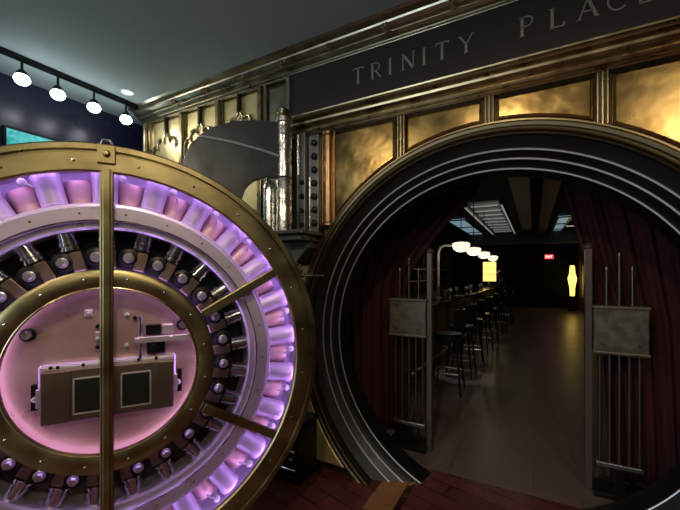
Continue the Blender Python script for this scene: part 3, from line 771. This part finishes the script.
# amber lit niche
am = empty('amber_light_box', (-1.46, 14.6, 1.112), label='amber glowing lit cabinet standing beyond the far pendant lamps', cat='lit cabinet')
b = BM(); box(b, -.22, .22, -.12, .12, .18, .90); link('glow_panel', b, M_amber, am)
b = BM(); box(b, -.25, .25, -.15, .15, 0, .18); box(b, -.25, .25, -.15, .15, .90, .93)
for x in (-.25, .23): box(b, x, x + .02, -.15, .15, .18, .90)
for z in (.42, .66): box(b, -.23, .23, -.14, -.12, z, z + .02)
link('cabinet_frame', b, M_black, am)
# pendants
pend = [(-1.17, 6.8, 1.99), (-1.17, 8.35, 1.99), (-1.17, 10.2, 1.99), (-1.17, 12.6, 1.99)]
pl = ['nearest to the portal, largest of the row', 'second from the portal', 'third from the portal', 'farthest from the portal, smallest of the row']
proto = empty('pendant_lamp', pend[0], label='glowing milk-glass pendant over the bar, ' + pl[0], cat='pendant lamp', group='milk-glass pendants over the bar')
b = BM(); turned(b, (0, 0, 0), (0, 0, 1), [(0, .05), (.01, .085), (.05, .135), (.11, .155), (.15, .155), (.17, .12), (.18, .05)], 28); link('shade', b, M_shade, proto, smooth=True)
b = BM(); cyl(b, (0, 0, .22), (0, 0, 1.308), .008, n=8); link('stem', b, M_black, proto)
b = BM(); turned(b, (0, 0, .18), (0, 0, 1), [(0, .05), (.03, .04), (.05, .015)], 16); link('cap', b, M_brush, proto, smooth=True)
for i in range(1, 4):
    o = copy_tree(proto); o.location = pend[i]; o['label'] = 'glowing milk-glass pendant over the bar, ' + pl[i]
# beer tower
bt = empty('draft_tower', (-1.64, 7.0, 1.11), label='white arched draft beer tower standing on the dark bar top', cat='beer tower')
b = BM(); pts = [(0, 0, 0), (0, 0, .30), (0, 0, .82), (.01, .0, .93), (.05, 0, 1.0), (.13, 0, 1.03), (.36, 0, 1.0)]
tube(b, pts, [.036, .034, .034, .034, .036, .030, .022], 14); turned(b, (0, 0, 0), (0, 0, 1), [(0, .07), (.02, .07), (.03, .04)], 20); link('arch_pipe', b, M_white, bt, smooth=True)
for k in range(4):
    b = BM(); x = .05 + k * .045; tube(b, [(x - .03, -.04, .22 - k * .03), (x, -.05, .16 - k * .03), (x + .03, -.05, .08 - k * .02)], .010, 8); link('tap', b, M_steel, bt, smooth=True)
# bottles, glasses
def bottle_bm(h, r):
    b = BM(); turned(b, (0, 0, 0), (0, 0, 1), [(0, r * .9), (.01, r), (h * .58, r), (h * .72, r * .38), (h * .95, r * .33), (h, r * .36)], 14); return b
M_bott = [mat('bottle_green', (.02, .08, .04), 0, .08), mat('bottle_clear', (.30, .32, .34), 0, .06), mat('bottle_amber', (.16, .06, .01), 0, .08)]
protos = [bottle_bm(.30, .038), bottle_bm(.26, .045), bottle_bm(.32, .034)]
pm = []
for i, bmx in enumerate(protos):
    me = bpy.data.meshes.new('bottle'); bmx.to_mesh(me); bmx.free(); me.materials.append(M_bott[i])
    for p in me.polygons: p.use_smooth = True
    pm.append(me)
for k in range(18):
    o = bpy.data.objects.new('bottle', pm[k % 3]); COL.objects.link(o)
    o.location = (-3.12 + random.uniform(-.03, .05), 5.3 + k * .42, 1.38 if k % 2 else 1.0)
    tag(o, 'small dark bottle standing on the dim back bar', 'bottle', 'bottles on the back bar')
gl_m = mat('glassware', (.55, .56, .6), 0, .05, spec=.8)
gb = BM(); turned(gb, (0, 0, 0), (0, 0, 1), [(0, .035), (.006, .034), (.012, .006), (.075, .006), (.09, .025), (.13, .040), (.18, .036)], 16)
gme = bpy.data.meshes.new('wine_glass'); gb.to_mesh(gme); gb.free(); gme.materials.append(gl_m)
for p in gme.polygons: p.use_smooth = True
for k, (x, y) in enumerate([(-1.50, 6.05), (-1.45, 6.5), (-1.56, 7.35), (-1.60, 8.1), (-1.50, 8.7), (-1.52, 9.3), (-1.62, 10.0), (-1.5, 10.6), (-1.56, 11.3), (-1.48, 12.2), (-1.6, 13.1)]):
    o = bpy.data.objects.new('wine_glass', gme); COL.objects.link(o); o.location = (x + .03 * (y - 4.6), y, 1.11)
    tag(o, 'clear stemmed glass standing on the dark bar top', 'glass', 'glasses on the bar top')
for k, (x, y) in enumerate([(-1.50, 5.8), (-1.48, 7.8)]):
    b = BM(); turned(b, (0, 0, 0), (0, 0, 1), [(0, .07), (.006, .10), (.014, .115), (.016, .11), (.010, .07)], 24)
    o = link('plate', b, M_white, smooth=True, loc=(x + .03 * (y - 4.6), y, 1.11)); tag(o, ('white plate on the near end of the bar top', 'white plate halfway down the bar top')[k], 'plate')

# bar stools
def stool():
    r = empty('bar_stool', (0, 0, 0), cat='bar stool', group='black bar stools along the bar')
    b = BM(); turned(b, (0, 0, .70), (0, 0, 1), [(0, .17), (.02, .195), (.06, .20), (.085, .18), (.09, .10)], 24); link('seat', b, M_leather, r, smooth=True)
    b = BM(); n = 12; rows = []
    for z in (.86, 1.12):
        row = []
        for rad in (.20, .225):
            for i in range(n + 1):
                q = math.radians(-62 + 124 * i / n); row.append(b.verts.new((rad * cos(q), rad * sin(q), z)))
        rows.append(row)
    A, B_ = rows; m = n + 1
    for i in range(n):
        b.faces.new((A[i], A[i + 1], B_[i + 1], B_[i])); b.faces.new((A[m + i], B_[m + i], B_[m + i + 1], A[m + i + 1]))
        b.faces.new((A[i], A[m + i], A[m + i + 1], A[i + 1])); b.faces.new((B_[i], B_[i + 1], B_[m + i + 1], B_[m + i]))
    b.faces.new((A[0], B_[0], B_[m], A[m])); b.faces.new((A[n], A[m + n], B_[m + n], B_[n]))
    link('backrest', b, M_leather, r, bevel=.008)
    for s in (-.11, .11):
        b = BM(); tube(b, [(.15, s, .74), (.205, s, .80), (.212, s, .90)], .011, 8); link('back_support', b, M_black, r)
    for sx in (-1, 1):
        for sy in (-1, 1):
            b = BM(); cyl(b, (.12 * sx, .12 * sy, .705), (.19 * sx, .19 * sy, 0), .016, .012, 10); link('leg', b, M_black, r, smooth=True)
    b = BM(); tube(b, [(.163 * c_, .163 * s_, .27) for c_, s_ in ((1, 1), (-1, 1), (-1, -1), (1, -1))], .010, 8, closed=True); link('foot_ring', b, M_brush, r)
    return r
S0 = stool()
ords = ['nearest the portal', 'second from the portal', 'third from the portal', 'fourth from the portal', 'fifth from the portal', 'under the seated person at the far end', 'sixth from the portal, last before the person']
SY = [4.95, 5.8, 6.7, 7.7, 8.9, 12.6, 10.4]
for k, y in enumerate(SY):
    o = S0 if k == 0 else copy_tree(S0)
    o.location = (-1.02 + .03 * (y - 4.95), y, 0); o.rotation_euler = (0, 0, random.uniform(-.2, .2))
    o['label'] = 'black leather bar stool with curved back, ' + ords[k]

# seated person at the bar, leaning on the counter
pr = empty('person', (-.79, 12.6, 0.008), label='person in dark clothes seated on a stool, leaning an arm on the bar', cat='person')
def skin(name, verts, edges, m, root=0, sub=2):
    me = bpy.data.meshes.new(name); me.from_pydata([v[:3] for v in verts], edges, []); me.materials.append(m)
    o = bpy.data.objects.new(name, me); COL.objects.link(o); o.parent = pr
    s = o.modifiers.new('skin', 'SKIN'); s.use_smooth_shade = True
    for i, v in enumerate(verts):
        me.skin_vertices[0].data[i].radius = (v[3], v[4] if len(v) > 4 else v[3]); me.skin_vertices[0].data[i].use_root = (i == root)
    q = o.modifiers.new('sub', 'SUBSURF'); q.levels = sub; q.render_levels = sub
    return o
V = [(0, 0, .86, .15, .12), (-.03, 0, 1.02, .13, .11), (-.08, 0, 1.20, .15, .11), (-.11, 0, 1.33, .13, .09), (-.135, 0, 1.42, .055), (-.155, 0, 1.47, .06), (-.17, 0, 1.54, .082, .09), (-.165, 0, 1.62, .078, .085),
     (-.11, -.17, 1.32, .058), (-.20, -.24, 1.13, .047), (-.42, -.16, 1.16, .036), (-.50, -.13, 1.155, .030),
     (-.11, .17, 1.32, .058), (-.20, .24, 1.13, .047), (-.42, .14, 1.16, .036), (-.50, .10, 1.155, .030),
     (-.02, -.10, .86, .09), (-.30, -.12, .84, .072), (-.30, -.12, .55, .055), (-.24, -.12, .31, .042), (-.34, -.12, .27, .04),
     (-.02, .10, .86, .09), (-.30, .13, .84, .072), (-.30, .13, .55, .055), (-.24, .13, .31, .042), (-.34, .13, .27, .04)]
E_ = [(0, 1), (1, 2), (2, 3), (3, 4), (4, 5), (5, 6), (6, 7), (3, 8), (8, 9), (9, 10), (10, 11), (3, 12), (12, 13), (13, 14), (14, 15), (0, 16), (16, 17), (17, 18), (18, 19), (19, 20), (0, 21), (21, 22), (22, 23), (23, 24), (24, 25)]
body = skin('body', V, E_, M_cloth)
b = BM(); turned(b, (-.165, 0, 1.46), (0, 0, 1), [(0, .045), (.04, .075), (.10, .092), (.15, .088), (.19, .06), (.205, .02)], 20)
for v in b.verts: v.co.y = v.co.y * .86; v.co.x -= .012
box(b, -.285, -.262, -.010, .010, 1.535, 1.565)
link('face', b, M_skin, pr, smooth=True)
b = BM(); turned(b, (-.135, 0, 1.52), (0, 0, 1), [(0, .075), (.05, .100), (.10, .102), (.15, .075), (.175, .02)], 20)
link('hair', b, M_hair, pr, smooth=True)
for s in (-1, 1):
    hx, hy = -.52, -.12 * 1 if s < 0 else .09
    V2 = [(hx, hy, 1.15, .028, .018), (hx - .05, hy, 1.148, .034, .016)]; E2 = [(0, 1)]
    for k in range(4):
        n0 = len(V2); yy = hy + (-.024 + .016 * k); ln = (.035, .042, .04, .03)[k]
        V2 += [(hx - .08, yy, 1.145, .008), (hx - .08 - ln * .6, yy, 1.14, .0075), (hx - .08 - ln, yy, 1.13, .0065)]
        E2 += [(1, n0), (n0, n0 + 1), (n0 + 1, n0 + 2)]
    n0 = len(V2); V2 += [(hx - .03, hy - s * .035, 1.14, .010), (hx - .055, hy - s * .048, 1.135, .008)]; E2 += [(0, n0), (n0, n0 + 1)]
    skin('hand', V2, E2, M_skin, 0, 1)

# EXIT sign
ex = empty('exit_sign', (.62, 18.6, 2.24), label='small red glowing EXIT sign at the far end of the bar', cat='sign')
b = BM(); box(b, -.17, .17, 0, .06, 0, .19); link('housing', b, M_exit, ex, bevel=.006)
b = BM()
def st2(b, p, q, w=.014):
    p = Vector((p[0], 0, p[1])); q = Vector((q[0], 0, q[1])); d = (q - p).normalized(); n = Vector((d.z, 0, -d.x)) * w / 2
    vs = [b.verts.new((c.x, y, c.z)) for y in (-.006, 0) for c in (p + n, q + n, q - n, p - n)]
    for f in ((0, 1, 2, 3), (7, 6, 5, 4), (0, 4, 5, 1), (1, 5, 6, 2), (2, 6, 7, 3), (3, 7, 4, 0)): b.faces.new([vs[i] for i in f])
z0, z1 = .045, .145; zm = .095
st2(b, (-.125, z0), (-.125, z1)); st2(b, (-.125, z0), (-.08, z0)); st2(b, (-.125, zm), (-.085, zm)); st2(b, (-.125, z1), (-.08, z1))
st2(b, (-.055, z0), (0, z1)); st2(b, (0, z0), (-.055, z1)); st2(b, (.03, z0), (.03, z1)); st2(b, (.085, z0), (.085, z1)); st2(b, (.055, z1), (.115, z1))
link('lettering', b, M_exitl, ex)
# amber column lamp at the far right
fl = empty('column_lamp', (1.45, 18.0, 0), label='tall amber glowing column lamp at the far right end', cat='lamp')
b = BM(); turned(b, (0, 0, .62), (0, 0, 1), [(0, .07), (.05, .09), (.35, .10), (.75, .17), (.95, .11), (1.25, .09), (1.30, .07)], 20); link('glass_column', b, M_amber, fl, smooth=True)
b = BM(); turned(b, (0, 0, 0), (0, 0, 1), [(0, .18), (.04, .18), (.08, .09), (.55, .09), (.62, .12)], 20); link('base', b, M_black, fl, smooth=True)
b = BM(); turned(b, (0, 0, 1.92), (0, 0, 1), [(0, .12), (.05, .10), (.10, .03)], 20); link('cap', b, M_black, fl, smooth=True)
cl = empty('ceiling_light_strip', (1.15, 15.0, 3.3), label='short pale ceiling light above the amber lamp', cat='ceiling light')
b = BM(); box(b, -.45, .45, -.12, .12, -.02, 0); link('lens', b, mat('strip_lens', (1, 1, 1), emit=(1, .95, .8), es=2.0), cl)
b = BM(); box(b, -.48, .48, -.15, -.12, -.04, 0); box(b, -.48, .48, .12, .15, -.04, 0); link('frame', b, M_black, cl)

# ------------------------------------------------------------------ lights
def spot(name, loc, tgt, power, col, size=math.radians(90), r=.05, blend=.6):
    l = bpy.data.lights.new(name, 'SPOT'); l.energy = power; l.color = col; l.spot_size = size; l.spot_blend = blend; l.shadow_soft_size = r
    o = bpy.data.objects.new(name, l); COL.objects.link(o); o.location = loc
    d = Vector(tgt) - Vector(loc); o.rotation_euler = d.to_track_quat('-Z', 'Y').to_euler(); return o
def point(name, loc, power, col, r=.05):
    l = bpy.data.lights.new(name, 'POINT'); l.energy = power; l.color = col; l.shadow_soft_size = r
    o = bpy.data.objects.new(name, l); COL.objects.link(o); o.location = loc; return o
WARM = (1.0, .80, .55)
for i_, (y_, z_, l_) in enumerate(lampys): spot('track_beam', (-3.70, y_ + .04, z_ - .02), (-3.1 + .25 * i_, 2.5, 2.75), 7, (1.0, .93, .78), math.radians(85), .04, .8)
# lobby downlights (behind the viewer, in the ceiling)
for i, (x, y) in enumerate(((-.26, -.15), (-2.0, -.6), (1.6, -.5), (-1.2, -2.2), (.9, -2.2))):
    r = empty('downlight', (x, y, 3.4), label='round recessed ceiling downlight in the lobby', cat='ceiling light', group='lobby downlights')
    b = BM(); turned(b, (0, 0, -.008), (0, 0, 1), [(0, .05), (.008, .055)], 24); link('lens', b, M_lite, r)
    spot('downlight_beam', (x, y, 3.37), (x * .9, y + .9, 0), (95, 60, 80, 50, 50)[i], WARM, math.radians(150), .05)
# unseen cool area light added as fill behind the viewer
al = bpy.data.lights.new('cool_fill_light', 'AREA'); al.shape = 'RECTANGLE'; al.size = 2.2; al.size_y = 1.6; al.energy = 70; al.color = (.72, .88, 1.0)
ao = bpy.data.objects.new('cool_fill_light', al); COL.objects.link(ao); ao.location = (-2.4, -3.9, 1.9); ao.rotation_euler = (PI / 2, 0, 0)
spot('bar_floor_spot', (-.9, 5.75, 3.2), (-.95, 5.75, 0), 70, (.75, .85, 1.0), math.radians(16), .03, .2)
for y in (6.5, 10.5, 14.5): point('bar_glow', (-.2, y, 2.2), 0.6, (1, .8, .6), .15)
for x_, y_, z_ in pend: point('pendant_glow', (x_, y_, z_ - .06), 1.6, (1.0, .84, .6), .04)
point('amber_glow', (1.3, 17.6, 1.4), 2.5, (1, .65, .2), .1)

w = bpy.data.worlds.new('world'); SC.world = w; w.use_nodes = True
w.node_tree.nodes['Background'].inputs[0].default_value = (.5, .6, .7, 1); w.node_tree.nodes['Background'].inputs[1].default_value = .02
SC.view_settings.view_transform = 'Standard'; SC.view_settings.look = 'None'; SC.view_settings.gamma = 1
SC.view_settings.exposure = 0.0
